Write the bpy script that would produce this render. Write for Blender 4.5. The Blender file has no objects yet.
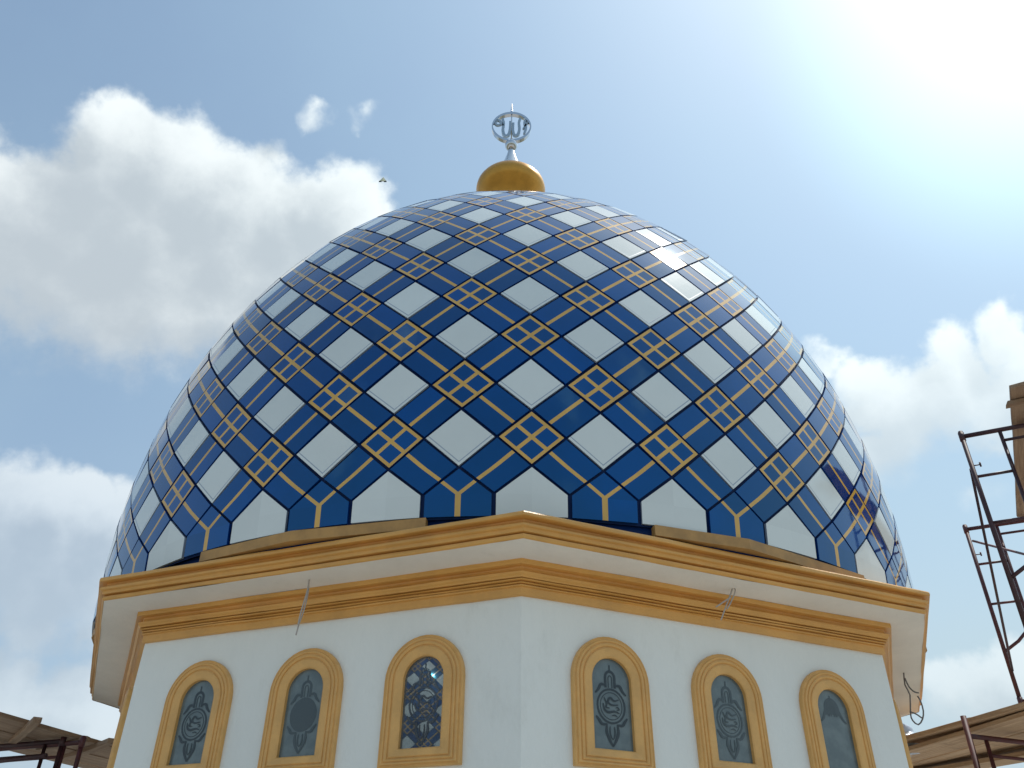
import bpy, bmesh, math, random
from mathutils import Vector, Matrix
random.seed(7)
sc = bpy.context.scene
COL = sc.collection
PI = math.pi

# ------------------------------------------------------------------ camera
CAM = Vector((0.0147, -8.3312, 1.6))
RX = Vector((0.99996, -0.00384, 0.00819)); UP = Vector((-0.00894, -0.55952, 0.82877)); FW = Vector((-0.0014, 0.82881, 0.55953))
FPX = 837.67
cam = bpy.data.cameras.new('camera'); camo = bpy.data.objects.new('camera', cam); COL.objects.link(camo)
m = Matrix((RX, UP, -FW)).transposed().to_4x4(); m.translation = CAM
camo.matrix_world = m
cam.sensor_width = 36; cam.lens = FPX / 1024 * 36; cam.clip_start = 0.05; cam.clip_end = 5000
sc.camera = camo

def ray(x, y):
    return (FW + (x - 512) / FPX * RX - (y - 384) / FPX * UP).normalized()
def on_z(x, y, z):
    d = ray(x, y); return CAM + d * ((z - CAM.z) / d.z)

# ------------------------------------------------------------------ light
SUN = Vector((0.405, 0.215, 0.888)).normalized()
el = math.asin(SUN.z); az = math.atan2(SUN.x, SUN.y)      # azimuth clockwise from +Y
sun = bpy.data.lights.new('sun', 'SUN'); suno = bpy.data.objects.new('sun', sun); COL.objects.link(suno)
sun.energy = 3.2; sun.angle = math.radians(0.53); sun.color = (1.0, 0.95, 0.87)
suno.rotation_euler = SUN.to_track_quat('Z', 'Y').to_euler()
sc.view_settings.view_transform = 'Standard'; sc.view_settings.look = 'None'
sc.view_settings.gamma = 1; sc.view_settings.use_curve_mapping = False
sc.view_settings.exposure = 0.12
sc.render.engine = 'CYCLES'
sc.cycles.max_bounces = 6; sc.cycles.sample_clamp_indirect = 4.0

world = bpy.data.worlds.new('World'); sc.world = world; world.use_nodes = True
NT = world.node_tree; NT.nodes.clear()
class G:
    """tiny helper to write node maths"""
    def __init__(s, nt): s.nt = nt
    def n(s, t, **k):
        o = s.nt.nodes.new(t)
        for a, b in k.items(): setattr(o, a, b)
        return o
    def put(s, sock, v):
        if v is None: return
        if isinstance(v, bpy.types.NodeSocket): s.nt.links.new(v, sock)
        else: sock.default_value = v
    def m(s, op, a, b=None, c=None, clamp=False):
        o = s.n('ShaderNodeMath', operation=op); o.use_clamp = clamp
        for i, v in enumerate((a, b, c)): s.put(o.inputs[i], v)
        return o.outputs[0]
    def v(s, op, a, b=None, scale=None):
        o = s.n('ShaderNodeVectorMath', operation=op)
        s.put(o.inputs[0], a); s.put(o.inputs[1], b)
        if scale is not None: s.put(o.inputs['Scale'], scale)
        return o.outputs['Value'] if op in ('DISTANCE', 'DOT_PRODUCT', 'LENGTH') else o.outputs[0]
    def ss(s, x, a, b, lo=0.0, hi=1.0):
        o = s.n('ShaderNodeMapRange'); o.interpolation_type = 'SMOOTHSTEP'
        s.put(o.inputs[0], x); o.inputs[1].default_value = a; o.inputs[2].default_value = b
        o.inputs[3].default_value = lo; o.inputs[4].default_value = hi
        return o.outputs[0]
    def noise(s, vec, scale, detail=6, rough=.55, lac=2.0, w=None):
        o = s.n('ShaderNodeTexNoise'); s.put(o.inputs['Vector'], vec)
        o.inputs['Scale'].default_value = scale; o.inputs['Detail'].default_value = detail
        o.inputs['Roughness'].default_value = rough; o.inputs['Lacunarity'].default_value = lac
        return o
    def mix(s, f, a, b):
        o = s.n('ShaderNodeMix', data_type='RGBA'); s.put(o.inputs[0], f); s.put(o.inputs[6], a); s.put(o.inputs[7], b)
        return o.outputs[2]
g = G(NT)
def D(x, y): return tuple(ray(x, y))
# cloud bank: (direction seen at pixel, angular radius, weight)
BL = [  # big cumulus on the left
 (125,178,.082),(185,172,.072),(90,215,.085),(235,200,.085),(160,235,.12),(70,270,.10),(250,250,.10),(310,235,.085),
 (345,205,.065),(180,300,.10),(120,320,.085),(240,310,.08),(15,230,.10),(-60,250,.13),(350,250,.07),(20,190,.03),(122,128,.048),(300,280,.08),(-120,180,.12),
 # lower left cloud
 (40,540,.085),(90,560,.08),(10,520,.075),(-50,540,.10),(70,500,.045),(30,590,.07),(110,600,.06),(135,520,.05),
 (60,725,.065),(10,700,.055),(110,720,.05),(-40,740,.06),
 # small wisp
 (316,117,.0235),(335,120,.019),(366,112,.0175),
 # right side
 (905,415,.060),(950,395,.062),(860,400,.045),(828,368,.030),(1000,410,.055),(945,350,.030),(1000,335,.035),(880,460,.05),(1050,380,.06),(985,500,.022),
 (985,700,.05),(940,700,.04),(1030,680,.05)]
grp = bpy.data.node_groups.new('cloud_field', 'ShaderNodeTree')
grp.interface.new_socket('Dir', in_out='INPUT', socket_type='NodeSocketVector')
grp.interface.new_socket('Field', in_out='OUTPUT', socket_type='NodeSocketFloat')
grp.interface.new_socket('Smooth', in_out='OUTPUT', socket_type='NodeSocketFloat')
q = G(grp); gi = q.n('NodeGroupInput'); go = q.n('NodeGroupOutput')
dirv = q.v('NORMALIZE', gi.outputs[0])
warp = q.noise(dirv, 9.0, 3, .5)
wv = q.v('SUBTRACT', warp.outputs['Color'], (.5, .5, .5)); dw = q.v('ADD', dirv, q.v('SCALE', wv, None, scale=.075))
warp2 = q.noise(dirv, 34.0, 3, .55)
wv2 = q.v('SUBTRACT', warp2.outputs['Color'], (.5, .5, .5)); dw = q.v('ADD', dw, q.v('SCALE', wv2, None, scale=.030))
fld = None
for (x, y, rad) in BL:
    di = q.v('DISTANCE', dw, D(x, y))
    t = q.m('MULTIPLY_ADD', di, -1.0 / rad, 1.0)
    t = q.m('MULTIPLY', t, min(1.0, rad / .045)) 
    fld = t if fld is None else q.m('SMOOTH_MAX', fld, t, .22)
# loose fair-weather cloud over the part of the sky behind the camera
far = q.noise(dirv, 3.1, 5, .55).outputs['Fac']
back = q.v('DOT_PRODUCT', dirv, (0.05, -.80, -.25))
backm = q.ss(back, -.35, .05, -2.2, 0.0)
fld = q.m('MAXIMUM', fld, q.m('ADD', q.m('MULTIPLY_ADD', far, 3.6, -2.15), backm))
det = q.noise(dirv, 13.0, 8, .62).outputs['Fac']
q.put(go.inputs[1], q.m('ADD', fld, q.m('MULTIPLY_ADD', det, 1.1, -.55)))
fld = q.m('ADD', fld, q.m('MULTIPLY_ADD', det, .95, -.49))
q.put(go.inputs[0], fld)
tc = g.n('ShaderNodeTexCoord'); dv = g.v('NORMALIZE', tc.outputs['Generated'])
def field(vec):
    o = g.n('ShaderNodeGroup'); o.node_tree = grp; g.put(o.inputs[0], vec); return o.outputs
f0 = field(dv)[0]
f1 = field(g.v('ADD', dv, tuple(Vector((.42, .08, .62)) * .085)))[1]
f2 = field(g.v('ADD', dv, tuple(Vector((-.1, .1, -.62)) * .06)))[1]
soft = g.ss(f2, -.25, .35)
cover = g.mix(soft, g.ss(f0, -.02, .85), g.ss(f0, -.04, .34))
sky = g.n('ShaderNodeTexSky', sky_type='NISHITA')
sky.sun_disc = False; sky.sun_elevation = el; sky.sun_rotation = az
sky.altitude = 50; sky.air_density = 1.0; sky.dust_density = 1.2; sky.ozone_density = 1.0
bg = g.n('ShaderNodeBackground'); bg.inputs['Strength'].default_value = .14
cosun = g.v('DOT_PRODUCT', dv, tuple(SUN))
upz = g.n('ShaderNodeSeparateXYZ'); g.put(upz.inputs[0], dv); zc = upz.outputs['Z']
# cloud colour (values in the units of the physical sky)
near_ = g.ss(cosun, .62, .90)
thick = g.m('MULTIPLY', g.m('POWER', g.ss(f1, -.55, .85), 1.25), g.m('MULTIPLY_ADD', near_, -.65, 1.0))
lit = g.mix(thick, (6.2, 6.6, 6.7, 1), (3.45, 3.90, 4.28, 1))
cover = g.m('MULTIPLY', cover, g.ss(zc, .32, .58, .55, 1.0))
skyc = sky.outputs[0]
# thin high veil, whitens towards the sun and the horizon
veiln = g.noise(dv, 2.2, 5, .6).outputs['Fac']
glow = g.m('POWER', g.m('MAXIMUM', cosun, 0.0), 4.5)
glow2 = g.ss(g.v('DISTANCE', dv, D(1045, 5)), .29, .02)      # bright thin cloud lit from behind, below the sun
hor = g.m('POWER', g.m('SUBTRACT', 1.0, g.m('ABSOLUTE', zc)), 2.5)
veil = g.m('ADD', g.m('MULTIPLY', hor, g.ss(cosun, .15, .75, .75, 1.9)), g.m('MULTIPLY', g.ss(veiln, .35, .75), .14), clamp=True)
skyc = g.mix(g.m('MULTIPLY_ADD', veil, .8, .22, clamp=True), skyc, g.mix(hor, (2.7, 4.05, 4.9, 1), g.mix(g.ss(cosun, .2, .75), (3.2, 3.75, 4.1, 1), (4.6, 5.2, 5.45, 1))))
tot = g.mix(cover, skyc, lit)
gl = g.n('ShaderNodeMix', data_type='RGBA', blend_type='ADD'); gl.inputs[0].default_value = 1
g.put(gl.inputs[6], tot)
gsum = g.m('ADD', g.m('MULTIPLY', glow, 1.6), g.m('MULTIPLY', glow2, 3.4))
gcol = g.v('SCALE', (.62, 1.0, 1.0), None, scale=gsum); g.put(gl.inputs[7], gcol)
g.put(bg.inputs['Color'], gl.outputs[2])
wo = g.n('ShaderNodeOutputWorld'); NT.links.new(bg.outputs[0], wo.inputs[0])
world.cycles.sampling_method = 'MANUAL'; world.cycles.sample_map_resolution = 512

# ------------------------------------------------------------------ materials
def mat(name, col, rough=.5, metal=0.0, var=.0, vscale=6.0, bump=0.0, bscale=40.0, coat=0.0, spec=.5, stain=None, stretch=(1,1,1)):
    M = bpy.data.materials.new(name); M.use_nodes = True; nt = M.node_tree; h = G(nt)
    b = nt.nodes['Principled BSDF']
    b.inputs['Base Color'].default_value = (*col, 1); b.inputs['Roughness'].default_value = rough
    b.inputs['Metallic'].default_value = metal; b.inputs['Coat Weight'].default_value = coat
    b.inputs['Coat Roughness'].default_value = .03; b.inputs['Specular IOR Level'].default_value = spec
    t = h.n('ShaderNodeTexCoord'); mp = h.n('ShaderNodeMapping'); mp.inputs['Scale'].default_value = stretch
    h.put(mp.inputs[0], t.outputs['Object']); vec = mp.outputs[0]
    c = (*col, 1)
    if var:
        nz = h.noise(vec, vscale, 7, .62).outputs['Fac']
        a = tuple(max(0, x * (1 - var)) for x in col) + (1,); bb = tuple(min(1, x * (1 + var)) for x in col) + (1,)
        c = h.mix(h.ss(nz, .3, .7), a, bb); h.put(b.inputs['Base Color'], c)
        h.put(b.inputs['Roughness'], h.m('MULTIPLY_ADD', nz, .25 * min(1, rough * 2), rough - .12 * min(1, rough * 2), clamp=True))
    if stain:
        sc_, lo, hi, amt = stain[1:5]
        nz = h.noise(vec, sc_, 8, .7).outputs['Fac']
        c = h.mix(h.m('MULTIPLY', h.ss(nz, lo, hi), amt), c, (*stain[0], 1)); h.put(b.inputs['Base Color'], c)
    if bump:
        nz = h.noise(vec, bscale, 4, .6).outputs['Fac']
        bp = h.n('ShaderNodeBump'); bp.inputs['Strength'].default_value = bump; bp.inputs['Distance'].default_value = .01
        h.put(bp.inputs['Height'], nz); h.put(b.inputs['Normal'], bp.outputs[0])
    return M
M_white = mat('white_wall_paint', (.81, .815, .755), .62, var=.045, vscale=1.3, bump=.35, bscale=45, stain=((.56, .56, .50), 2.6, .52, .78, .45), stretch=(1, 1, .45))
M_soffit = mat('white_soffit_paint', (.84, .79, .70), .7, var=.05, vscale=2.0, bump=.3, bscale=40, stain=((.45, .40, .33), 3.0, .60, .82, .4))
M_ochre = mat('ochre_moulding_paint', (.68, .35, .085), .42, var=.10, vscale=3.0, bump=.25, bscale=50, stain=((.38, .19, .05), 9.0, .60, .85, .5))
M_ochre2 = mat('ochre_window_paint', (.70, .39, .12), .42, var=.10, vscale=7.0, bump=.25, bscale=60, stain=((.34, .17, .05), 12.0, .58, .85, .5))
M_board = mat('tan_board_paint', (.42, .23, .07), .55, var=.2, vscale=5)
M_seam_gap = mat('navy_seam_and_gap_shade', (.002, .018, .085), .6, spec=.2)  # dark joints of the dome; also the painted shade in the gap below it
M_blue = mat('blue_enamel', (.0, .034, .19), .055, var=.16, vscale=1.1, bump=.05, bscale=4.0, spec=.85)
M_blue.node_tree.nodes['Principled BSDF'].inputs['Specular Tint'].default_value = (.12, .72, 1.0, 1)
def island_tone(M, lo, hi):
    nt = M.node_tree; h = G(nt); b = nt.nodes['Principled BSDF']; ge = h.n('ShaderNodeNewGeometry')
    src = b.inputs['Base Color'].links[0].from_socket; col = h.v('SCALE', src, None, scale=h.m('MULTIPLY_ADD', ge.outputs['Random Per Island'], hi - lo, lo))
    h.put(b.inputs['Base Color'], col)
island_tone(M_blue, .82, 1.18); M_blue.node_tree.nodes['Principled BSDF'].inputs['Coat Weight'].default_value = .25
M_wpanel = mat('white_enamel', (.70, .74, .71), .12, var=.025, vscale=1.2, bump=.03, bscale=5.0)
island_tone(M_wpanel, .94, 1.03)
M_gold = mat('yellow_line_enamel', (.66, .38, .065), .08, var=.10, vscale=4, spec=.8)
M_flange = mat('grey_flange_enamel', (.34, .40, .46), .3)
M_brass = mat('gold_paint', (.62, .30, .045), .30, metal=.55, var=.12, vscale=4, bump=.1, bscale=8)
M_steel = mat('polished_steel', (.62, .64, .66), .16, metal=1.0)
M_let = mat('brushed_steel', (.36, .46, .55), .4, metal=.35)
def glass_mat(name, col, dark, r):
    M = mat(name, col, r, spec=.7, coat=.0); nt = M.node_tree; h = G(nt); b = nt.nodes['Principled BSDF']
    t = h.n('ShaderNodeTexCoord')
    nz = h.noise(t.outputs['Object'], 9, 5, .6).outputs['Fac']
    h.put(b.inputs['Base Color'], h.mix(h.ss(nz, .35, .7), (*dark, 1), (*col, 1)))
    return M
M_frost = glass_mat('frosted_glass', (.15, .19, .19), (.10, .135, .14), .22)
M_clear = glass_mat('clear_dark_glass', (.20, .24, .26), (.14, .17, .19), .012); M_clear.node_tree.nodes['Principled BSDF'].inputs['Metallic'].default_value = .6
M_etch3 = glass_mat('etched_mirror_glass', (.10, .12, .13), (.08, .10, .11), .12); M_etch3.node_tree.nodes['Principled BSDF'].inputs['Metallic'].default_value = .6
M_etch = mat('etched_dark_glass', (.018, .028, .032), .12, spec=.6)
M_etch2 = mat('etched_grey_glass', (.055, .075, .08), .2, spec=.6)
def wood(name, a, b_, sc_=3.0):
    M = mat(name, a, .8); nt = M.node_tree; h = G(nt); b = nt.nodes['Principled BSDF']
    t = h.n('ShaderNodeTexCoord'); mp = h.n('ShaderNodeMapping'); mp.inputs['Scale'].default_value = (sc_ * .35, sc_ * 7, sc_ * 7)
    h.put(mp.inputs[0], t.outputs['Object'])
    oi = h.n('ShaderNodeObjectInfo'); off = h.v('SCALE', (7.1, 3.3, 5.2), None, scale=oi.outputs['Random'])
    vec = h.v('ADD', mp.outputs[0], off)
    nz = h.noise(vec, 1.5, 8, .65).outputs['Fac']; nz2 = h.noise(t.outputs['Object'], 3.0, 5, .7).outputs['Fac']
    c = h.mix(h.ss(nz, .32, .68), (*a, 1), (*b_, 1)); c = h.mix(h.m('MULTIPLY', h.ss(nz2, .52, .75), .65), c, tuple(x * .35 for x in a) + (1,))
    c = h.mix(h.m('MULTIPLY', oi.outputs['Random'], .35), c, (*[x * .8 for x in a], 1))
    h.put(b.inputs['Base Color'], c)
    bp = h.n('ShaderNodeBump'); bp.inputs['Strength'].default_value = .5; bp.inputs['Distance'].default_value = .01
    h.put(bp.inputs['Height'], nz); h.put(b.inputs['Normal'], bp.outputs[0]); return M
M_wood = wood('weathered_plank_wood', (.40, .25, .14), (.62, .44, .27))
M_wood_d = wood('old_dark_plank_wood', (.24, .145, .085), (.40, .28, .18))
M_tube = mat('red_oxide_tube_paint', (.095, .024, .024), .5, var=.3, vscale=6, stain=((.05, .045, .045), 8, .5, .7, .7))
M_tube2 = mat('dark_maroon_tube_paint', (.055, .020, .024), .5, var=.3, vscale=6, stain=((.05, .045, .045), 8, .5, .7, .7))
M_wire = mat('pale_wire_plastic', (.42, .38, .34), .5)
M_wire_g = mat('grey_wire_plastic', (.16, .15, .15), .5)
M_conc = mat('roof_concrete', (.36, .345, .32), .85, var=.15, vscale=.8, bump=.3, bscale=12, stain=((.22, .21, .19), .6, .5, .75, .6))
M_ground = mat('dry_ground', (.17, .16, .11), .95, var=.4, vscale=.03)
M_kite = mat('pale_kite_paper', (.75, .72, .50), .6)
M_kited = mat('dark_kite_paper', (.06, .08, .08), .6)
M_foil = mat('crumpled_sheet', (.50, .55, .62), .22, metal=.3, bump=.4, bscale=14)

# ------------------------------------------------------------------ helpers
def link(name, bm, mats, parent=None, smooth=False):
    me = bpy.data.meshes.new(name); bm.normal_update(); bm.to_mesh(me); bm.free()
    for x in (mats if isinstance(mats, (list, tuple)) else [mats]): me.materials.append(x)
    if smooth:
        for p in me.polygons: p.use_smooth = True
    o = bpy.data.objects.new(name, me); COL.objects.link(o)
    if parent is not None: o.parent = parent
    return o
def tag(o, label=None, cat=None, group=None, kind=None):
    for k, v in (('label', label), ('category', cat), ('group', group), ('kind', kind)):
        if v: o[k] = v
    return o
def empty(name, loc=(0, 0, 0), rz=0):
    o = bpy.data.objects.new(name, None); COL.objects.link(o); o.location = loc; o.rotation_euler = (0, 0, rz); o.empty_display_size = .2
    return o
def quad(bm, a, b, c, d, mi=0):
    f = bm.faces.new([bm.verts.new(v) for v in (a, b, c, d)]); f.material_index = mi; return f
def add_box(bm, c, ax, ay, az_, hx, hy, hz, bevel=0.0):
    c = Vector(c); vs = []
    for sx in (-1, 1):
        for sy in (-1, 1):
            for sz in (-1, 1): vs.append(bm.verts.new(c + ax * hx * sx + ay * hy * sy + az_ * hz * sz))
    F = [(0, 1, 3, 2), (4, 6, 7, 5), (0, 4, 5, 1), (2, 3, 7, 6), (0, 2, 6, 4), (1, 5, 7, 3)]
    fs = [bm.faces.new([vs[i] for i in f]) for f in F]
    if bevel:
        es = list({e for f in fs for e in f.edges}); bmesh.ops.bevel(bm, geom=es, offset=bevel, segments=2, affect='EDGES')
def tube(bm, pts, r, n=10, cap=True, closed=False):
    pts = [Vector(p) for p in pts]; rings = []
    N = len(pts); prev = None
    for i, p in enumerate(pts):
        if closed: t = (pts[(i + 1) % N] - pts[i - 1]).normalized()
        else: t = (pts[min(i + 1, N - 1)] - pts[max(i - 1, 0)]).normalized()
        if prev is None:
            a = t.cross(Vector((0, 0, 1)));
            if a.length < .05: a = t.cross(Vector((1, 0, 0)))
            a.normalize()
        else: a = (prev - t * prev.dot(t)).normalized()
        prev = a; b = t.cross(a); rr = r[i] if isinstance(r, (list, tuple)) else r
        rings.append([bm.verts.new(p + (a * math.cos(2 * PI * k / n) + b * math.sin(2 * PI * k / n)) * rr) for k in range(n)])
    for i in range(N if closed else N - 1):
        A, B = rings[i], rings[(i + 1) % N]
        for k in range(n):
            f = bm.faces.new([A[k], A[(k + 1) % n], B[(k + 1) % n], B[k]]); f.smooth = True
    if cap and not closed:
        bm.faces.new(rings[0][::-1]); bm.faces.new(rings[-1])
def lathe(bm, prof, n=48, cx=0, cy=0, smooth=True, mi=0):
    rings = []
    for r, z in prof:
        rings.append([bm.verts.new((cx + r * math.cos(2 * PI * k / n), cy + r * math.sin(2 * PI * k / n), z)) for k in range(n)])
    for A, B in zip(rings, rings[1:]):
        for k in range(n):
            f = bm.faces.new([A[k], A[(k + 1) % n], B[(k + 1) % n], B[k]]); f.smooth = smooth; f.material_index = mi
def bez(p, n=24):
    """Catmull-Rom through points"""
    p = [Vector(a) for a in p]; out = []
    q_ = [p[0] * 2 - p[1]] + p + [p[-1] * 2 - p[-2]]
    per = max(2, n // (len(p) - 1))
    for i in range(1, len(q_) - 2):
        for k in range(per):
            t = k / per
            out.append(.5 * ((2 * q_[i]) + (q_[i + 1] - q_[i - 1]) * t + (2 * q_[i - 1] - 5 * q_[i] + 4 * q_[i + 1] - q_[i + 2]) * t * t + (-q_[i - 1] + 3 * q_[i] - 3 * q_[i + 1] + q_[i + 2]) * t ** 3))
    out.append(p[-1]); return out
def recalc(bm):
    bmesh.ops.recalc_face_normals(bm, faces=bm.faces[:])

# ------------------------------------------------------------------ setting
S = 4.0; Z0 = 3.6667; TH = math.radians(1.163)
bm = bmesh.new(); quad(bm, (-3000, -3000, -9), (3000, -3000, -9), (3000, 3000, -9), (-3000, 3000, -9))
tag(link('ground', bm, M_ground), kind='structure')
bm = bmesh.new(); add_box(bm, (0, -2, -.15), Vector((1, 0, 0)), Vector((0, 1, 0)), Vector((0, 0, 1)), 17, 17, .15)
tag(link('roof_deck', bm, M_conc), kind='structure')

# ------------------------------------------------------------------ the domed hall
hall = empty('domed_prayer_hall', (0, 0, 0))
tag(hall, 'white octagonal mosque drum with ochre mouldings under a blue and white plaid dome', 'mosque')
def octring(R, z, extra=0.0):
    return [Vector((R * S * math.cos(-PI / 2 + TH + k * PI / 4), R * S * math.sin(-PI / 2 + TH + k * PI / 4), z * S + Z0)) for k in range(8)]
def sweep8(prof, name, mats, fm=None, parent=hall, wob=.006):
    bm = bmesh.new(); rs = [octring(*p) for p in prof]
    NS = 26
    from mathutils import noise as mn
    def pt(i, k, t):
        p = rs[i][k % 8].lerp(rs[i][(k + 1) % 8], t)
        if wob:
            d = Vector((p.x, p.y, 0)).normalized(); e = .6 + .4 * min(1, min(t, 1 - t) * 8)
            p = p + d * wob * e * mn.noise(p * 1.3 + Vector((0, 0, i * .5))) + Vector((0, 0, wob * .8 * e * mn.noise(p * 1.7 + Vector((5, 0, i * .35))) + wob * .35 * mn.noise(p * 7 + Vector((0, 9, i)))))
        return p
    grid = [[[bm.verts.new(pt(i, k, t / NS)) for t in range(NS + 1)] for k in range(8)] for i in range(len(rs))]
    for i in range(len(rs) - 1):
        for k in range(8):
            for t in range(NS):
                f = bm.faces.new([grid[i][k][t], grid[i][k][t + 1], grid[i + 1][k][t + 1], grid[i + 1][k][t]])
    bmesh.ops.remove_doubles(bm, verts=bm.verts[:], dist=.0004)
    recalc(bm)
    return link(name, bm, mats, parent)
# wall of eight faces, a little proud seam at the corners
wall = sweep8([(.8966, -.0450), (.8966, -Z0 / S)], 'wall', M_white, wob=.0)
# soffit slab under the cornice
sweep8([(.9836, -.0364), (.9225, -.0402), (.880, -.0428)], 'soffit', M_soffit)
cor = sweep8([(.88, 0.0015), (.996, 0.0), (.999, -.0008), (1.0, -.003), (1.0, -.0068), (.9985, -.0078), (.9860, -.0082), (.9845, -.0110), (.9860, -.0130), (.9930, -.0150), (.9945, -.0165), (.9945, -.0200), (.9930, -.0212), (.9900, -.0218),
        (.9890, -.0245), (.9890, -.0272), (.9800, -.0275), (.9800, -.0295), (.9865, -.0300), (.9865, -.0330), (.9858, -.0350), (.9834, -.0367)], 'cornice', M_ochre)
sweep8([(.9225, -.0402), (.9225, -.0465), (.9215, -.0475), (.9100, -.0480), (.9085, -.0505), (.9090, -.0535), (.9130, -.0560), (.9160, -.0570), (.9160, -.0600), (.9130, -.0625), (.9120, -.0645), (.9050, -.0648), (.9050, -.0662), (.9110, -.0667),
        (.9110, -.0686), (.9035, -.0689), (.9035, -.0701), (.9080, -.0705), (.9080, -.0722), (.9020, -.0725), (.9020, -.0736), (.9055, -.0740), (.9055, -.0760), (.9025, -.0764), (.9025, -.0886), (.8960, -.0889)], 'wall_moulding', M_ochre)
sweep8([(.8966 + .018, -.86), (.8966 + .018, -.9165), (.89, -.9165)], 'plinth', M_ochre)

# ---- windows: three on each of eight faces
def wall_frame(face):
    a0 = -PI / 2 + TH + face * PI / 4; a1 = a0 + PI / 4; R = .8966 * S
    A = Vector((R * math.cos(a0), R * math.sin(a0), 0)); B = Vector((R * math.cos(a1), R * math.sin(a1), 0))
    e = (B - A).normalized(); n = Vector((e.y, -e.x, 0)); return (A + B) / 2, e, n
WZ = 2.515; GW = .128; GH = .50      # glass bottom, half width, height
def arch(off, n=20):
    """closed outline at distance off outside the glass edge; x across, y up"""
    r = GW + off; cy = WZ + GH - GW; pts = [(-r, WZ - off * .78), (r, WZ - off * .78)]
    pts += [(r, cy * .5 + (WZ) * .5)]
    for k in range(n + 1):
        a = PI * k / n; pts.append((r * math.cos(a), cy + r * math.sin(a)))
    pts += [(-r, cy * .5 + WZ * .5)]
    return pts
MP = [(0, .002), (0, .040), (.008, .047), (.050, .054), (.056, .050), (.058, .043), (.063, .043), (.066, .052), (.074, .058), (.081, .054), (.083, .046), (.088, .046), (.091, .053), (.099, .055),
      (.104, .049), (.106, .042), (.112, .042), (.115, .046), (.121, .042), (.124, .032), (.124, -.002)]
MP = [(a, b * .72 if b > .01 else b) for a, b in MP]
def strip2d(bm, pts, w, h, z0=.008):
    """flat raised stroke in the window plane"""
    P = [Vector((a, b, 0)) for a, b in pts]; L = []
    for i, p in enumerate(P):
        t = (P[min(i + 1, len(P) - 1)] - P[max(i - 1, 0)]); t.normalize(); s = Vector((-t.y, t.x, 0))
        ww = w * (.45 + .55 * math.sin(PI * min(1, max(0, (i + .5) / len(P))))) if h else w
        L.append((p + s * ww, p - s * ww))
    vs = [(bm.verts.new((a.x, a.y, z0)), bm.verts.new((b.x, b.y, z0))) for a, b in L]
    for (a, b), (c, d) in zip(vs, vs[1:]): bm.faces.new([a, b, d, c])
def circ(cx, cy, rx, ry, a0=0, a1=2 * PI, n=28): return [(cx + rx * math.cos(a0 + (a1 - a0) * k / n), cy + ry * math.sin(a0 + (a1 - a0) * k / n)) for k in range(n + 1)]
def ornament_bm(seed, kind='full'):
    rnd = random.Random(seed); bm = bmesh.new(); c = WZ + .235
    z = [.0075]
    def st(p, w, taper=1):
        strip2d(bm, p, w, taper, z[0]); z[0] += .00012
    def sm(p, w): st([(v.x, v.y) for v in bez([(a, b, 0) for a, b in p], 20)], w)
    if kind == 'full': st(circ(0, c, .088, .092), .0055, 0); st(circ(0, c, .070, .074), .0022, 0)
    if kind == 'disc': bm.faces.new([bm.verts.new((x, y, .0068)) for x, y in circ(0, c, .092, .098)[:-1]])
    if kind == 'crest': bm.faces.new([bm.verts.new((x, y, .0068)) for x, y in [(-.075, c + .112), (.075, c + .112)] + circ(0, c + .140, .062, .075, 0, PI, 14)])
    # upper crest: arch figure with shoulders
    st([(-.030, c + .10), (-.030, c + .155)] + circ(0, c + .158, .030, .034, PI, 0, 14) + [(.030, c + .10)], .0075, 0)
    st([(-.012, c + .10), (-.012, c + .15)] + circ(0, c + .152, .012, .016, PI, 0, 8) + [(.012, c + .10)], .003, 0)
    st([(0, c + .188), (0, c + .228)], .005); 
    for s in (-1, 1):
        sm([(s * .026, c + .112), (s * .06, c + .115), (s * .078, c + .088), (s * .10, c + .065)], .0085)
        if kind != 'crest': sm([(s * .03, c - .10), (s * .065, c - .10), (s * .082, c - .08), (s * .10, c - .06)], .0085)
        if kind != 'crest': sm([(s * .034, c - .10), (s * .037, c - .14), (s * .024, c - .175), (0, c - .215)], .0085)
        if kind != 'crest': sm([(s * .014, c - .11), (s * .016, c - .14), (s * .010, c - .165), (0, c - .18)], .004)
    if kind == 'full': strokes = True
    else: strokes = False
    if strokes: sm([(.050, c + .038), (.020, c + .030), (-.005, c + .046), (-.02, c + .02), (.006, c + .006), (.045, c + .010)], .006)
    if strokes: sm([(-.052, c + .012), (-.046, c - .02), (-.02, c - .034), (.018, c - .028), (.05, c - .036)], .0065)
    if strokes: sm([(-.045, c + .045), (-.030, c + .012), (-.034, c - .008), (-.012, c - .012)], .005)
    if strokes: sm([(.0, c - .052), (.02, c - .048), (.036, c - .056)], .004)
    if strokes: sm([(.028, c - .008), (.040, c - .004), (.050, c - .016), (.034, c - .02)], .0035)
    for f in bm.faces:
        if f.normal.z < 0: f.normal_flip()
    bm.normal_update()
    for f in bm.faces:
        if f.normal.z < 0: f.normal_flip()
    return bm
def mould_bm():
    bm = bmesh.new(); rings = []
    for off, h in MP: rings.append([bm.verts.new((x, y, h)) for x, y in arch(off)])
    N = len(rings[0])
    for a, b in zip(rings, rings[1:]):
        for k in range(N):
            bm.faces.new([a[k], a[(k + 1) % N], b[(k + 1) % N], b[k]])
    recalc(bm); return bm
def pane_bm():
    bm = bmesh.new(); vs = [bm.verts.new((x, y, .0055)) for x, y in arch(.001)]
    bm.faces.new(vs); bm.normal_update()
    for f in bm.faces:
        if f.normal.z < 0: f.normal_flip()
    return bm
wm = link('window', mould_bm(), M_ochre2, hall); base_me = wm.data
pn = link('pane', pane_bm(), M_frost, wm); pane_me = pn.data
on = link('ornament', ornament_bm(1), M_etch, wm); orn_me = on.data
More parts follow.
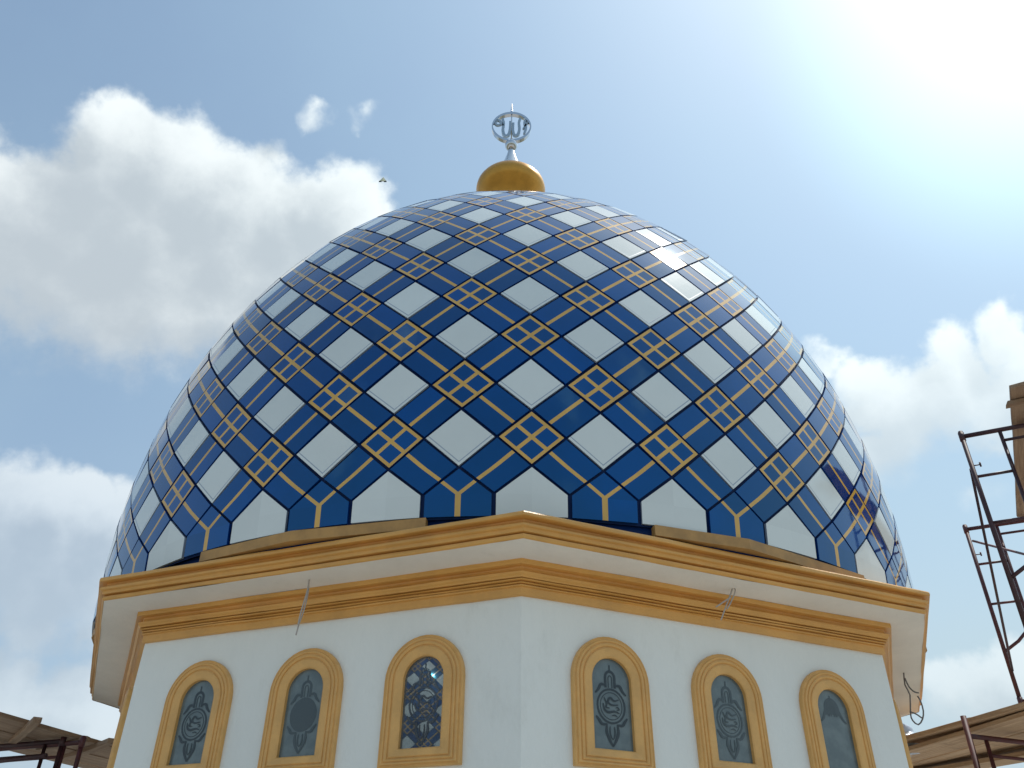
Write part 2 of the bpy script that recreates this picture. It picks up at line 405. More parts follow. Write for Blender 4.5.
disc_o = link('ornament', ornament_bm(2, 'disc'), M_etch2, wm); disc_me = disc_o.data; bpy.data.objects.remove(disc_o)
crest_o = link('ornament', ornament_bm(3, 'crest'), M_etch2, wm); crest_me = crest_o.data; bpy.data.objects.remove(crest_o)
first = True
LAB = {(7, 0): 'ochre arched window at the far left, beside the left end of the drum', (7, 1): 'middle ochre arched window of the left wall, with a pale streak in its glass',
       (7, 2): 'arched window left of the central corner, its glass reflecting blue and white diamonds', (0, 0): 'arched window just right of the central corner with a dark medallion ornament',
       (0, 1): 'middle ochre arched window of the right wall', (0, 2): 'ochre arched window nearest the right end of the drum'}
for face in range(8):
    mid, e, n = wall_frame(face)
    for j in range(3):
        if first: w, p_, o_ = wm, pn, on; first = False
        else:
            w = wm.copy(); COL.objects.link(w); p_ = pn.copy(); COL.objects.link(p_); p_.parent = w
            o_ = on.copy(); COL.objects.link(o_); o_.parent = w
        w.parent = hall
        M4 = Matrix((e, Vector((0, 0, 1)), n)).transposed().to_4x4(); M4.translation = mid + e * ((j - 1) * (.795 if face == 7 else .813) - (.012 if face == 7 else 0))
        w.matrix_local = M4
        if (face, j) in LAB: w['label'] = LAB[(face, j)]
        vis = (face, j)
        if vis in ((7, 2),):   # clear glass that mirrors the small dome behind the camera
            p_.data = pane_me.copy(); p_.data.materials[0] = M_clear
        if vis in ((7, 1), (0, 2)):
            o_.data = disc_me if vis == (7, 1) else crest_me
        elif vis in ((7, 2), (0, 1)):
            o_.data = orn_me.copy(); o_.data.materials[0] = M_etch3 if vis == (7, 2) else M_etch2

# ------------------------------------------------------------------ dome
PA, PH, PZ, PE = .9336, 1.1654, .1706, 2.0255
class Dome:
    def __init__(s, scale, zoff, N, ztop, center=(-.018, 0), phi=.0410, ogee=True):
        s.k = scale; s.zo = zoff; s.N = N; s.c = center; s.phi = phi
        P = []
        t = -.28
        while t < PI / 2:
            c, sn = math.cos(t), math.sin(t)
            P.append((PA * abs(c) ** (2 / PE) * scale, (PZ + PH * math.copysign(abs(sn) ** (2 / PE), sn)) * scale + zoff)); t += .004
        # replace the crown above the tangent point by a tapering tip
        if ogee:
            i = next(i for i in range(80, len(P) - 1) if (P[i + 1][1] - P[i][1]) / max(1e-9, P[i][0] - P[i + 1][0]) < 1.02)
            P = P[:i + 1]; r0, z0 = P[-1]; r1, z1 = .30, ztop
            for q_ in range(1, 61):
                u = q_ / 60; h00 = 2*u**3-3*u*u+1; h10 = u**3-2*u*u+u; h01 = -2*u**3+3*u*u; h11 = u**3-u*u
                d = r0 - r1
                P.append((h00*r0 + h10*(-d) + h01*r1 + h11*(-d*.75), h00*z0 + h10*(d*.98) + h01*z1 + h11*(d*1.25)))
        s.P = P; L = [0]
        for a, b in zip(P, P[1:]): L.append(L[-1] + math.hypot(a[0]-b[0], a[1]-b[1]))
        s.L = L
        zr = .1490 * scale + zoff
        i = next(i for i in range(len(P)) if P[i][1] >= zr); s.l0 = L[i]; s.step = .109 * scale * 52 / N
        s.jmax = (L[-1] - s.l0) / s.step
    def rz(s, j):
        if j < 1: j = 1 - (1 - j) * .95 if j > -.5 else -.425 + (j + .5) * .85      # the lowest rows are a little shorter
        l = min(max(s.l0 + j * s.step, 0), s.L[-1] - 1e-6)
        lo, hi = 0, len(s.L) - 1
        while hi - lo > 1:
            mid = (lo + hi) // 2
            if s.L[mid] <= l: lo = mid
            else: hi = mid
        t = (l - s.L[lo]) / (s.L[hi] - s.L[lo]); a, b = s.P[lo], s.P[hi]
        return a[0] + (b[0]-a[0]) * t, a[1] + (b[1]-a[1]) * t, Vector((b[1]-a[1], 0, a[0]-b[0])).normalized()
    def pos(s, k, j, off=0.0):
        r, z, nn = s.rz(j); A = -PI / 2 + s.phi + k * 2 * PI / s.N
        r += nn.x * off; z += nn.z * off
        return Vector((s.c[0] + r * math.cos(A), s.c[1] + r * math.sin(A), z))
H1, W1 = .486, .514
def panel(dm, bm, corners, polys, rnd, off=.012, flat=.60, gap=.02):
    """corners: 4 or 5 (k,j) outline points; polys: list of (points, material)"""
    C = [dm.pos(*c) for c in corners]; cen = sum(C, Vector()) / len(C)
    nrm = Vector((0, 0, 0))
    for i in range(len(C)): nrm += (C[i] - cen).cross(C[(i + 1) % len(C)] - cen)
    nrm.normalize()
    if nrm.dot(cen - Vector((dm.c[0], dm.c[1], cen.z))) < 0 and abs(nrm.z) < .9: nrm = -nrm
    if nrm.z < 0 and cen.z > dm.zo + .8 * dm.k: nrm = -nrm
    tx, ty = rnd.gauss(0, .006), rnd.gauss(0, .006); dz = rnd.uniform(0, .003)
    ta = nrm.cross(Vector((0, 0, 1)));
    ta = ta.normalized() if ta.length > 1e-4 else Vector((1, 0, 0)); tb = nrm.cross(ta)
    def P(k, j, o=0.0):
        p = dm.pos(k, j, off + o); d = p - cen
        h = d.dot(nrm); hm = off + o + .006
        p2 = p - nrm * (h - hm) * flat
        return p2 + nrm * (dz + d.dot(ta) * tx + d.dot(tb) * ty)
    for pts, mi in polys:
        if len(pts) == 4:
            n1 = max(1, int(max(abs(pts[0][0]-pts[1][0]) + abs(pts[0][1]-pts[1][1]), .01) / .18)); n2 = max(1, int((abs(pts[1][0]-pts[2][0]) + abs(pts[1][1]-pts[2][1])) / .18))
            gr = [[None] * (n1 + 1) for _ in range(n2 + 1)]
            for b in range(n2 + 1):
                for a in range(n1 + 1):
                    u, v = a / n1, b / n2
                    kk = (1-u)*(1-v)*pts[0][0] + u*(1-v)*pts[1][0] + u*v*pts[2][0] + (1-u)*v*pts[3][0]
                    jj = (1-u)*(1-v)*pts[0][1] + u*(1-v)*pts[1][1] + u*v*pts[2][1] + (1-u)*v*pts[3][1]
                    gr[b][a] = bm.verts.new(P(kk, jj))
            for b in range(n2):
                for a in range(n1):
                    f = bm.faces.new([gr[b][a], gr[b][a+1], gr[b+1][a+1], gr[b+1][a]]); f.material_index = mi
        else:
            f = bm.faces.new([bm.verts.new(P(*q_)) for q_ in pts]); f.material_index = mi
    # folded edges going down to the frame behind
    n = len(corners)
    side = 3 if polys[0][1] == 1 else 0
    for i in range(n):
        a, b = corners[i], corners[(i + 1) % n]
        for s_ in range(3):
            u0, u1 = s_ / 3, (s_ + 1) / 3
            a_ = (a[0] + (b[0]-a[0])*u0, a[1] + (b[1]-a[1])*u0); b_ = (a[0] + (b[0]-a[0])*u1, a[1] + (b[1]-a[1])*u1)
            f = bm.faces.new([bm.verts.new(P(*a_)), bm.verts.new(P(*b_)), bm.verts.new(P(b_[0], b_[1], -.018)), bm.verts.new(P(a_[0], a_[1], -.018))]); f.material_index = side
def AB(a, b): return ((a - b) / 2, (a + b) / 2)
def rect(a0, a1, b0, b1): return [AB(a0, b0), AB(a1, b0), AB(a1, b1), AB(a0, b1)]
def build_dome(dm, jb, rnd, parent, name='dome'):
    bm = bmesh.new(); g_ = .030; lw = .042
    # 0 blue 1 white 2 yellow 3 flange
    nrows = int(dm.jmax) + 1
    for J2 in range(-2, 2 * nrows):            # J2 = 2*j of the cell centre
        for K2 in range(0, 2 * dm.N):
            if (J2 + K2) % 2: continue
            a, b = (K2 + J2) // 2, (J2 - K2) // 2   # integers
            j = J2 / 2; top = j + .55
            if top > dm.jmax: continue
            def rng(i): return (i - H1 + g_, i + H1 - g_) if i % 2 == 0 else (i - W1 + g_, i + W1 - g_)
            a0, a1 = rng(a); b0, b1 = rng(b); ja, jb_ = rnd.gauss(0, .0035), rnd.gauss(0, .0035); a0 += ja; a1 += ja; b0 += jb_; b1 += jb_
            ea, eb = a % 2 == 0, b % 2 == 0
            if J2 == -2:
                # bottom row, cut to pentagons standing on the base ring
                k = K2 / 2; hw = (H1 if ea else W1) - g_
                top_ = (k, j + hw); r1 = (k + hw, j); r2 = (k + hw, jb); l2 = (k - hw, jb); l1 = (k - hw, j); out = [top_, r1, r2, l2, l1]
                if not (ea or eb):
                    panel(dm, bm, out, [([l1, (k, j), (k, jb), l2], 1), ([(k, j), r1, r2, (k, jb)], 1), ([l1, (k, j), top_], 1), ([(k, j), r1, top_], 1)], rnd)
                elif ea and eb:
                    c = lw * .95; q_ = c
                    cc = (k, j)
                    def ab(u, v): return (k + (u - v) / 2, j + (u + v) / 2)
                    polys = [([(k - c, jb), (k + c, jb), (k + c, j - c * .2), (k - c, j - c * .2)], 2),
                             ([l2, (k - c, jb), (k - c, j - c * .2), l1], 0), ([(k + c, jb), r2, r1, (k + c, j - c * .2)], 0),
                             ([ab(c, -c), ab(hw, -c), ab(hw, c), ab(c, c)], 2), ([ab(-c, c), ab(c, c), ab(c, hw), ab(-c, hw)], 2),
                             ([ab(c, c), ab(hw, c), ab(hw, hw), ab(c, hw)], 0),
                             ([(k + c, j - c * .2), r1, ab(hw, -c), ab(c, -c)], 0), ([l1, (k - c, j - c * .2), ab(-c, c), ab(-c, hw)], 0),
                             ([(k - c, j - c * .2), (k + c, j - c * .2), ab(c, -c), ab(c, c), ab(-c, c)], 2)]
                    panel(dm, bm, out, polys, rnd)
                continue
            cor = rect(a0, a1, b0, b1)
            if J2 == -1: pass
            if not ea and not eb:
                p1, p2 = .055, .078; A = [a0, a0 + p1, a0 + p2, a1]; Bv = [b0, b0 + p1, b0 + p2, b1]
                panel(dm, bm, cor, [(rect(A[u], A[u+1], Bv[v], Bv[v+1]), 3 if max(u, v) >= 1 and min(u, v) == 1 else 1) for u in range(3) for v in range(3)], rnd)
            elif ea and eb:
                w = .072; A = [a0, a0 + w, a - lw, a + lw, a1 - w, a1]; Bv = [b0, b0 + w, b - lw, b + lw, b1 - w, b1]
                polys = [(rect(A[u], A[u+1], Bv[v], Bv[v+1]), 0 if (u in (1, 3) and v in (1, 3)) else 2) for u in range(5) for v in range(5)]
                panel(dm, bm, cor, polys, rnd)
            elif ea:      # stripe runs along b
                panel(dm, bm, cor, [(rect(a0, a - lw, b0, b1), 0), (rect(a - lw, a + lw, b0, b1), 2), (rect(a + lw, a1, b0, b1), 0)], rnd)
            else:
                panel(dm, bm, cor, [(rect(a0, a1, b0, b - lw), 0), (rect(a0, a1, b - lw, b + lw), 2), (rect(a0, a1, b + lw, b1), 0)], rnd)
    # frame behind the panels
    prof = []
    for i in range(0, 121):
        j = jb - .03 + (dm.jmax - jb + .03) * i / 120; r, z, nn = dm.rz(j); prof.append((r - .006, z))
    rings = []
    n = 208
    for r, z in prof: rings.append([bm.verts.new((dm.c[0] + r * math.cos(2*PI*k/n), dm.c[1] + r * math.sin(2*PI*k/n), z)) for k in range(n)])
    for A, B in zip(rings, rings[1:]):
        for k in range(n):
            f = bm.faces.new([A[k], A[(k+1) % n], B[(k+1) % n], B[k]]); f.material_index = 4; f.smooth = True
    return link(name, bm, [M_blue, M_wpanel, M_gold, M_flange, M_seam_gap], parent)
dm = Dome(S, Z0, 52, 10.18)
dome = build_dome(dm, -1.385, random.Random(3), hall)
# base ring: shade of the gap under the dome painted navy, tan boards poking out over the middle of every face
bm = bmesh.new(); lathe(bm, [(3.60, Z0 + .002), (3.68, Z0 + .004), (3.685, Z0 + .088), (3.60, Z0 + .088)], 160)
link('gap_shade_ring', bm, M_seam_gap, hall)
for f_ in range(8):
    bm = bmesh.new(); a0 = -PI / 2 + TH + (f_ + .5) * PI / 4; n = 2; pr = []; pr_ = 3.738 if f_ in (0, 7) else 3.712; lo_, hi_ = (-11.5, 13.6) if f_ == 7 else (-10.0, 17.0)
    for i in range(n + 1):
        a = a0 + math.radians(lo_ if i == 0 else (0 if i == 1 else hi_)); d = Vector((math.cos(a), math.sin(a), 0))
        pr.append([bm.verts.new(d * r + Vector((0, 0, z))) for r, z in ((3.66, Z0 + .014), (pr_ + (.010 if i == 1 else 0), Z0 + .014), (pr_ + (.010 if i == 1 else 0), Z0 + .083), (3.66, Z0 + .084))])
    for A, B in zip(pr, pr[1:]):
        for k in range(4): bm.faces.new([A[k], A[(k+1) % 4], B[(k+1) % 4], B[k]])
    bm.faces.new(pr[0]); bm.faces.new(pr[-1][::-1]); recalc(bm)
    o = link('skirt_board', bm, M_board, hall)

# ------------------------------------------------------------------ finial
fin = None
bm = bmesh.new()
FX = -.045
lathe(bm, [(.30, 10.14), (.33, 10.22), (.39, 10.33), (.455, 10.42), (.488, 10.50), (.49, 10.55), (.480, 10.605), (.45, 10.66), (.395, 10.712), (.32, 10.758), (.25, 10.80), (.215, 10.85), (.20, 10.90), (.18, 10.94), (.15, 10.955), (0, 10.96)], 56, FX)
fin = link('finial', bm, M_brass, hall, True)
bm = bmesh.new(); lathe(bm, [(.175, 10.93), (.165, 10.97), (.130, 11.07), (.096, 11.17), (.066, 11.28), (.048, 11.36), (.043, 11.43), (0, 11.43)], 32, FX)
link('cone', bm, M_steel, fin, True)
bm = bmesh.new(); lathe(bm, [(0.0, 11.40)] + [(.094 * math.cos(t), 11.50 + .094 * math.sin(t)) for t in [(-PI / 2 + PI * (i + .5) / 16) for i in range(16)]] + [(0, 11.594)], 24, FX)
link('ball', bm, M_steel, fin, True)
RC = Vector((FX, 0, 11.90))
def ring_band(bm, a, b, t, dep, ang0=0, ang1=2 * PI, n=72, crescent=0.0):
    V = []
    for i in range(n + 1):
        w = ang0 + (ang1 - ang0) * i / n; tt = t * (.45 + .75 * abs(math.sin(w)))
        o_ = []
        for rr, yy in ((0, -dep), (0, dep), (tt, dep), (tt, -dep)):
            o_.append(bm.verts.new(RC + Vector(((a - rr) * math.cos(w), yy, (b - rr) * math.sin(w)))))
        V.append(o_)
    for A, B in zip(V, V[1:]):
        for k in range(4): bm.faces.new([A[k], A[(k+1) % 4], B[(k+1) % 4], B[k]])
bm = bmesh.new(); ring_band(bm, .298, .335, .040, .030); recalc(bm); link('ring', bm, M_steel, fin)
# the word inside the ring: alif, two lams and ha with the mark above
bm = bmesh.new()
def stroke(pts, r):
    P = bez([(RC.x + x * 1.06, RC.y, RC.z + z * 1.12 - .01) for x, z in pts], 22); n = len(P)
    L = []
    for i, p in enumerate(P):
        t = (P[min(i+1, n-1)] - P[max(i-1, 0)]).normalized(); s_ = Vector((t.z, 0, -t.x)); w = r * 1.0 * (.72 + .28 * math.sin(PI * (i + .8) / (n + .6)))
        L.append([bm.verts.new(p + s_ * w + Vector((0, y, 0))) for y in (-.018, .018)] + [bm.verts.new(p - s_ * w + Vector((0, y, 0))) for y in (.018, -.018)])
    for A, B in zip(L, L[1:]):
        for k in range(4): bm.faces.new([A[k], A[(k+1) % 4], B[(k+1) % 4], B[k]])
    bm.faces.new(L[0]); bm.faces.new(L[-1][::-1])
stroke([(.205, .17), (.185, .10), (.205, .0), (.18, -.12)], .020)                                     # alif
stroke([(.235, .13), (.20, .05), (.165, -.02)], .013)
stroke([(.125, .20), (.105, .10), (.112, -.02), (.095, -.13), (.045, -.155), (.022, -.06), (.026, .10)], .0215)   # lam
stroke([(-.018, .13), (-.022, -.04), (-.045, -.15), (-.10, -.155), (-.122, -.05), (-.112, .08), (-.13, .19)], .0225)    # lam
stroke([(-.118, .035), (-.155, .125), (-.205, .155), (-.235, .10), (-.205, .055), (-.150, .068)], .017)    # ha
recalc(bm); link('calligraphy', bm, M_let, fin)
bm = bmesh.new(); tube(bm, [RC + Vector((0, 0, -.30)), RC + Vector((0, 0, .30)), RC + Vector((0, 0, .36)), RC + Vector((0, 0, .40)), RC + Vector((0, 0, .57))], [.010, .010, .024, .015, .006], 12)
link('spike', bm, M_steel, fin)
bm = bmesh.new(); tube(bm, [RC + Vector((0, 0, -.33)), RC + Vector((0, 0, -.27))], .028, 12); link('neck', bm, M_steel, fin)

# ------------------------------------------------------------------ scaffolding
def tubes(name, lst, m_, parent, r=.021):
    bm = bmesh.new()
    for pts in lst: tube(bm, pts, r, 12)
    return link(name, bm, m_, parent)
def scaffold_frame(origin, e, ztop, h, width, m_, label, ladder=.31, braces=True, group='steel scaffold frames'):
    """walk-through frame standing in the vertical plane through origin along e"""
    root = empty('scaffold', (origin[0], origin[1], ztop - h)); tag(root, label, 'scaffold', group)
    o = Vector((0, 0, 0)); e = Vector((e[0], e[1], 0)).normalized(); Zv = Vector((0, 0, 1))
    for x in (0, width): 
        tubes('post', [[o + e * x, o + e * x + Zv * (h + .025)]], m_, root, .0205)
    bm = bmesh.new(); tube(bm, [o + e * .0 + Zv * (h - .03), o + e * width + Zv * (h - .03)], .021, 12); link('top_bar', bm, m_, root)
    for x0, s_ in ((ladder, -1), (width - ladder, 1)):
        x1 = x0 + s_ * ladder
        pts = [o + e * x0 + Zv * (h - .05), o + e * x0 + Zv * (h * .42), o + e * (x0 * .9 + x1 * .1) + Zv * (h * .36), o + e * (x0 * .5 + x1 * .5) + Zv * (h * .30), o + e * x1 + Zv * (h * .25)]
        tubes('inner_post', [pts], m_, root, .0165)
        for z in (.76, .52): tubes('rung', [[o + e * x0 + Zv * h * z, o + e * x1 + Zv * h * z]], m_, root, .0135)
    tubes('brace_bar', [[o + e * ladder + Zv * (h - .14), o + e * (width - ladder) + Zv * (h - .14)]], m_, root, .0135)
    nn = Vector((-e.y, e.x, 0))
    for x in (0, width):
        bm = bmesh.new(); tube(bm, [o + e * x + Zv * (h - .075), o + e * x + Zv * (h + .01)], .0265, 10); link('coupler', bm, m_, root)
    for x in (0, width):
        for z in (.82,):
            p = o + e * x + Zv * h * z
            bm = bmesh.new(); sgn = 1 if x == 0 else -1
            tube(bm, [p, p + e * sgn * .07], .006, 8); tube(bm, [p + e * sgn * .07 - Zv * .02, p + e * sgn * .07 + Zv * .022], .008, 8); link('lock_pin', bm, m_, root)
    return root
def bar3(name, a, b, r, m_, label, cat='brace', group=None):
    a = Vector(a); b = Vector(b); bm = bmesh.new(); tube(bm, [Vector((0, 0, 0)), b - a], r, 10)
    o = link(name, bm, m_); o.location = a; tag(o, label, cat, group); return o
E1 = Vector((.91, -.414, 0)); E2 = Vector((.414, .91, 0))
TOPZ = 5.6
O1 = on_z(961, 434, TOPZ); O2 = on_z(965, 527, TOPZ)
HT = 1.866
for lev, nm in ((0, 'upper'), (1, 'middle'), (2, 'bottom')):
    if lev == 0:
        scaffold_frame(O1, E1, TOPZ, HT, 1.22, M_tube2, 'dark maroon scaffold frame reaching highest at the right, nearest the camera')
        scaffold_frame(O2, E1, TOPZ, HT, 1.22, M_tube, 'red brown scaffold frame behind and below the highest one at the right')
    else:
        scaffold_frame(O1, E1, TOPZ - HT * lev, HT, 1.22, M_tube2, f'{nm} dark scaffold frame stacked under the tall near frame at the right')
        scaffold_frame(O2, E1, TOPZ - HT * lev, HT, 1.22, M_tube, f'{nm} red brown scaffold frame stacked under the far frame at the right')
Zv = Vector((0, 0, 1))
bar3('steel_pipe', O2 + Vector((.02, -.03, -.18)), O1 + E1 * 1.2 + Vector((0, 0, -1.75)), .0125, M_tube, 'thin red brown diagonal brace crossing between the two right scaffold frames', group='scaffold braces')
bar3('steel_pipe', O1 + Vector((0, .03, -.35)), O2 + Vector((0, -.03, -1.6)), .0125, M_tube2, 'slim brace running back from the near right scaffold post to the far one', group='scaffold braces')
# planks
def plank(name, a, e, length, width, thick, m_, label, group, tilt=0.0, roll=0.0, warp=.01, cat='plank'):
    """a: start corner centre, e: along; board with slightly uneven outline"""
    e = Vector(e).normalized(); s_ = e.cross(Vector((0, 0, 1))).normalized(); u = s_.cross(e)
    bm = bmesh.new(); n = 10; V = []; rnd = random.Random(hash((round(a[0], 2), round(a[1], 2))) & 1023)
    for i in range(n + 1):
        t = i / n; x = t * length; w = width / 2 * (1 + rnd.uniform(-.03, .03)); dz = warp * math.sin(PI * t) * (1 if rnd.random() < 2 else 1)
        V.append([bm.verts.new((x + (rnd.uniform(-.02, .02) if i in (0, n) else 0), sy * w, sz * thick / 2 - dz)) for sy, sz in ((-1, -1), (1, -1), (1, 1), (-1, 1))])
    for A, B in zip(V, V[1:]):
        for k in range(4): bm.faces.new([A[k], A[(k+1) % 4], B[(k+1) % 4], B[k]])
    bm.faces.new(V[0][::-1]); bm.faces.new(V[-1]); recalc(bm)
    bmesh.ops.bevel(bm, geom=[e_ for e_ in bm.edges if len(e_.link_faces) == 2 and e_.calc_face_angle(0) > .6], offset=.003, segments=1, affect='EDGES')
    o = link(name, bm, m_)
    R = Matrix((e, s_ * -1, u)).transposed() if False else Matrix((e, u.cross(e), u)).transposed()
    o.matrix_world = Matrix.Translation(Vector(a)) @ R.to_4x4() @ Matrix.Rotation(roll, 4, 'X') @ Matrix.Rotation(tilt, 4, 'Y')
    tag(o, label, cat, group); return o
ORD = ['first', 'second', 'third', 'fourth', 'fifth', 'sixth', 'seventh']
PD = (on_z(1017, 520, TOPZ + .03) - on_z(1009.5, 390, TOPZ + .03)).normalized()
PS = Vector((PD.y, -PD.x, 0)); st = on_z(1009.0, 387, TOPZ + .03)
for i in range(4):
    plank('scaffold_plank', st + PS * (.105 + i * .225) + PD * [0, -.03, .08, -.1][i] + Zv * (.002 * i), PD, [2.9, 3.1, 2.8, 3.2][i], .20, .035, M_wood_d,
          f'{ORD[i]} plank from the left in the high platform at the right edge', 'planks of the high platform')
plank('batten', st + PD * .22 + Zv * -.045 - PS * .035, PS, .95, .07, .04, M_wood_d, 'short wooden batten nailed across the high planks at the right edge', 'battens', cat='batten')

# right lower platform
RD = Vector((-.28, .96, 0)).normalized(); RN = Vector((.96, .28, 0)).normalized(); RZ = 3.2
for i in range(5):
    c = RN * (3.62 + .11 + i * .222) + RD * (-3.2 + [0, .15, -.1, .05, .2][i]); c.z = RZ + .02 + [0, .004, .0, .006, .002][i]
    plank('scaffold_plank', c, RD, [6.0, 5.4, 5.8, 5.2, 5.0][i], .213, .035, M_wood, f'{ORD[i]} plank from the dome side in the low right platform', 'planks of the low right platform', warp=.03)
c = RN * 3.70 + RD * -3.0; c.z = RZ + .06
plank('scaffold_plank', c, RD, 2.15, .26, .04, M_wood, 'loose plank lying on top of the low right platform', 'planks of the low right platform', tilt=-.008)
c = on_z(953, 768, 3.12); d = on_z(1015, 757, 3.12) - c
plank('scaffold_plank', c - d.normalized() * .8, d, d.length + 2.4, .30, .04, M_wood, 'skewed plank behind the low right platform at the lower right edge', 'planks of the low right platform')
# left lower platform
LD = Vector((.357, .934, 0)).normalized(); LN = Vector((-.934, .357, 0)).normalized()
for i in range(5):
    c = LN * (3.675 + .11 + i * .225) + LD * (-3.0 + [0, .1, -.15, .1, .25][i]); c.z = RZ + .02 + [0, .005, .0, .006, .002][i]
    plank('scaffold_plank', c, LD, [6.0, 5.6, 5.9, 5.2, 5.4][i], .213, .035, M_wood_d, f'{ORD[i]} plank from the dome side in the low left platform', 'planks of the low left platform', warp=.03)
def batten_at(x0, y0, x1, y1, z, w, label, m_=M_wood_d, ext=.0):
    a = on_z(x0, y0, z); b = on_z(x1, y1, z); d = (b - a)
    plank('batten', a - d.normalized() * ext, d, d.length + 2 * ext, w, .045, m_, label, 'battens', cat='batten')
batten_at(37, 720, 13, 741, RZ - .022, .07, 'dark batten crossing under the low left platform, its end sticking out above')
batten_at(88, 739, 40, 748, RZ - .028, .06, 'dark batten under the middle of the low left platform')
batten_at(112, 741, 66, 757, RZ - .030, .08, 'dark batten under the left platform nearest the drum')
def small_frame(a, b, ztop, m_, label, rise=0.0, depth_w=1.1, n=None):
    """ladder-like scaffold frame whose post tops stand at a and b"""
    e = Vector((b.x - a.x, b.y - a.y, 0)); lad = e.length; e.normalize()
    return scaffold_frame((a.x, a.y), e, ztop, ztop, 1.22, m_, label, ladder=lad)
pa = on_z(63, 741, RZ - .05); pb = on_z(83, 740, RZ - .05)
fr = scaffold_frame(pa, Vector((-.934, .357, 0)), RZ - .02, RZ - .02, 1.22, M_tube2, 'dark scaffold frame standing under the low left platform', ladder=.2)
fr2 = scaffold_frame(on_z(83, 740, RZ - .05), Vector((-.934, .357, 0)), RZ - .04, RZ - .04, 1.22, M_tube, 'reddish scaffold frame under the left platform next to the drum', ladder=.2)
bar3('guard_pipe', on_z(-60, 768, 3.0), on_z(46, 755.5, 3.0), .02, M_tube2, 'thin dark pipe hanging below the low left platform', 'pipe')
# frame in front of the low right platform
pa = on_z(963, 716, 3.28)
E3 = (on_z(1024, 738.4, 3.14) - on_z(970.7, 732, 3.14)).normalized()
root = empty('scaffold', (pa.x, pa.y, 0)); tag(root, 'low red oxide scaffold frame carrying the right platform, its post poking above the planks', 'scaffold', 'steel scaffold frames')
tubes('post', [[Zv * 0, Zv * 3.28]], M_tube, root, .0235)
tubes('post', [[E3 * 1.22, E3 * 1.22 + Zv * 3.28]], M_tube, root, .0235)
tubes('top_bar', [[Zv * 3.12, Zv * 3.12 + E3 * 1.22]], M_tube, root, .021)
tubes('brace_bar', [[Zv * 2.98 + E3 * .18, Zv * 2.98 + E3 * 1.22]], M_tube, root, .014)
tubes('inner_post', [[E3 * .19 + Zv * .3, E3 * .19 + Zv * 3.10]], M_tube, root, .017)
for z in (2.6, 2.0, 1.4): tubes('rung', [[Zv * z, Zv * z + E3 * .19]], M_tube, root, .014)
a = on_z(978, 724.5, RZ + .1)
bm = bmesh.new(); add_box(bm, (0, 0, 0), Vector((1, 0, 0)), Vector((0, 1, 0)), Vector((0, 0, 1)), .15, .03, .018, .004)
add_box(bm, (-.02, .01, .034), Vector((.97, .2, 0)), Vector((-.2, .97, 0)), Vector((0, 0, 1)), .09, .025, .014, .004)
o = link('wood_offcut', bm, M_wood_d); o.location = a + Vector((0, 0, 0)); o.rotation_euler = (0, 0, .3)
tag(o, 'two short wood offcuts lying on the loose plank of the right platform', 'wood scrap')

# ------------------------------------------------------------------ hanging wires
def at_depth(x, y, dep): d = ray(x, y); return CAM + d * (dep / d.dot(FW))
def wire(name, strands, m_, r, label):
    """strands: pixel paths with a depth for every point"""
    base = at_depth(*strands[0][0]); bm = bmesh.new()
    for s_ in strands:
        P = bez([at_depth(*p) - base for p in s_], 26); tube(bm, P, r, 8)
    o = link(name, bm, m_); o.location = base; tag(o, label, 'wire', 'wires hanging from the soffit'); return o
wire('hanging_wire', [[(309, 577.5, 5.27), (308.5, 590, 5.2), (304, 610, 5.15), (299, 624, 5.1), (296, 635, 5.06)], [(309.5, 578, 5.27), (307, 592, 5.18), (301, 612, 5.12), (298, 625, 5.08)]],
     M_wire, .0045, 'pale doubled wire hanging from the soffit over the left wall')
wire('hanging_wire', [[(733, 586.5, 5.34), (731, 593, 5.3), (726, 606, 5.25), (721, 620, 5.2)], [(731, 597, 5.29), (725, 601, 5.25), (716, 607, 5.2)], [(734.5, 587, 5.34), (735, 592, 5.3), (731, 602, 5.27), (727, 609, 5.24)]],
     M_wire, .0045, 'short forked pale wire hanging from the soffit over the right wall')
q0 = 6.9
wire('hanging_wire', [[(903.6, 671.5, q0), (905, 685, 6.85), (910, 695, 6.8), (910.4, 713, 6.75), (912.7, 720.5, 6.7), (918.4, 724.7, 6.7), (922.6, 719, 6.7), (923.3, 710.6, 6.7), (920.5, 701, 6.75), (917.5, 696, 6.78)],
      [(904.7, 678, 6.87), (909, 686.7, 6.85), (914, 691.6, 6.82), (919, 693, 6.8)], [(911, 712, 6.74), (916, 714, 6.72), (922, 718, 6.7)]],
     M_wire_g, .006, 'looped grey wire hanging at the right end of the soffit')
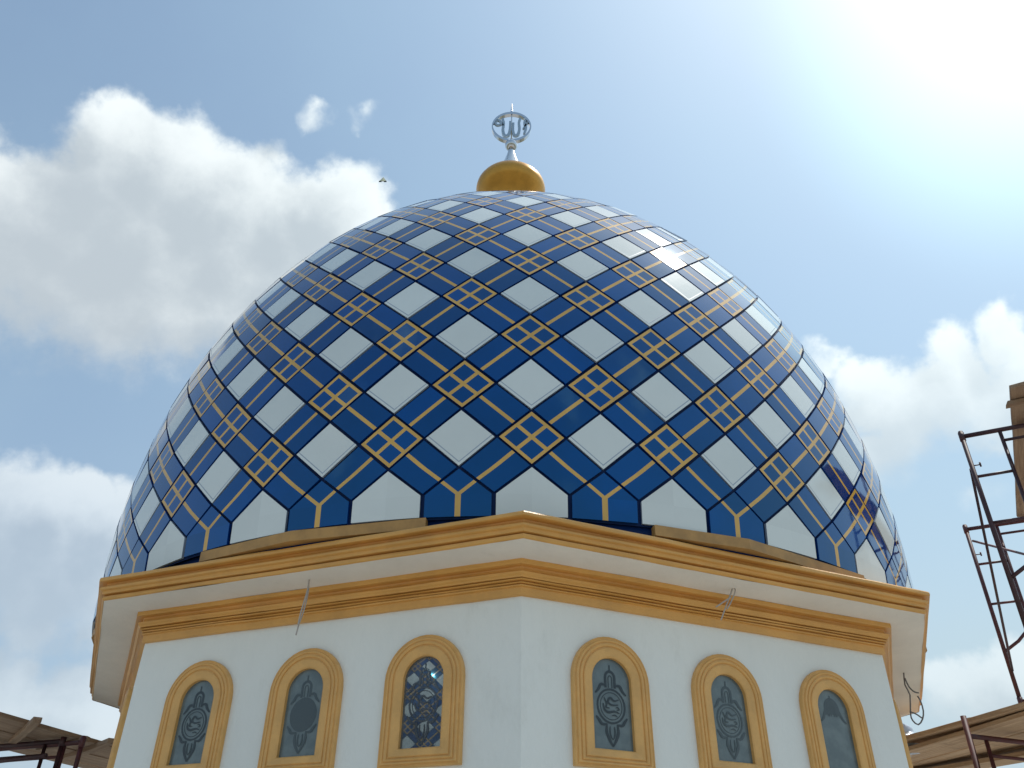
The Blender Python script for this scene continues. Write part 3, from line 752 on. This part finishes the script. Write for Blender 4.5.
# stuff on the platform behind the drum
bm = bmesh.new(); bmesh.ops.create_icosphere(bm, subdivisions=4, radius=.13)
for v in bm.verts:
    from mathutils import noise as mn
    v.co *= 1 + .55 * mn.noise(v.co * 9) ; v.co.x *= 1.5; v.co.z *= 1.15
o = link('plastic_sheet', bm, M_foil, None, False); o.location = on_z(906, 744, RZ + .06) + Vector((.0, .05, .06))
tag(o, 'crumpled shiny sheet on the right platform beside the drum wall', 'sheet')

# ------------------------------------------------------------------ kite
kp = CAM + ray(383, 180) * 70
bm = bmesh.new(); k_ = .42
T = Vector((0, 0, .34)); Lw = Vector((-.30, 0, -.14)); Rw = Vector((.30, 0, -.14)); K = Vector((0, -.10, -.19)); Kt = Vector((0, .04, -.13))
for a, b, c in ((T, Lw, K), (T, K, Rw), (T, Kt, Lw), (T, Rw, Kt)): bm.faces.new([bm.verts.new(x) for x in (a, b, c)])
bm.faces.new([bm.verts.new(x) for x in (Lw, Kt, K)]); bm.faces.new([bm.verts.new(x) for x in (K, Kt, Rw)])
kite = link('kite', bm, M_kite); kite.location = kp; tag(kite, 'tiny pale yellow kite flying left of the dome top', 'kite')
for s_ in (-1, 1):
    bm = bmesh.new(); add_box(bm, (s_ * .20, -.02, -.19), Vector((1, 0, 0)), Vector((0, 1, 0)), Vector((0, 0, 1)), .11, .02, .07, .01); link('tail_panel', bm, M_kited, kite)

# ------------------------------------------------------------------ small dome behind the camera, seen in a pane
mc = Vector((-9.3, -11.3, 0))
mini = empty('minaret', tuple(mc)); tag(mini, 'small plaid dome on a white turret, mirrored in one window', 'minaret')
dm2 = Dome(2.0, 4.1 , 40, 0, center=(0, 0), phi=.1, ogee=False)
build_dome(dm2, -1.1, random.Random(5), mini, 'small_dome')
bm = bmesh.new(); lathe(bm, [(1.7, 0), (1.7, 3.65), (2.0, 3.7), (2.0, 4.0), (1.6, 4.02)], 8, smooth=False); link('turret', bm, M_white, mini)
print('objects', len(bpy.data.objects), 'jmax', dm.jmax)
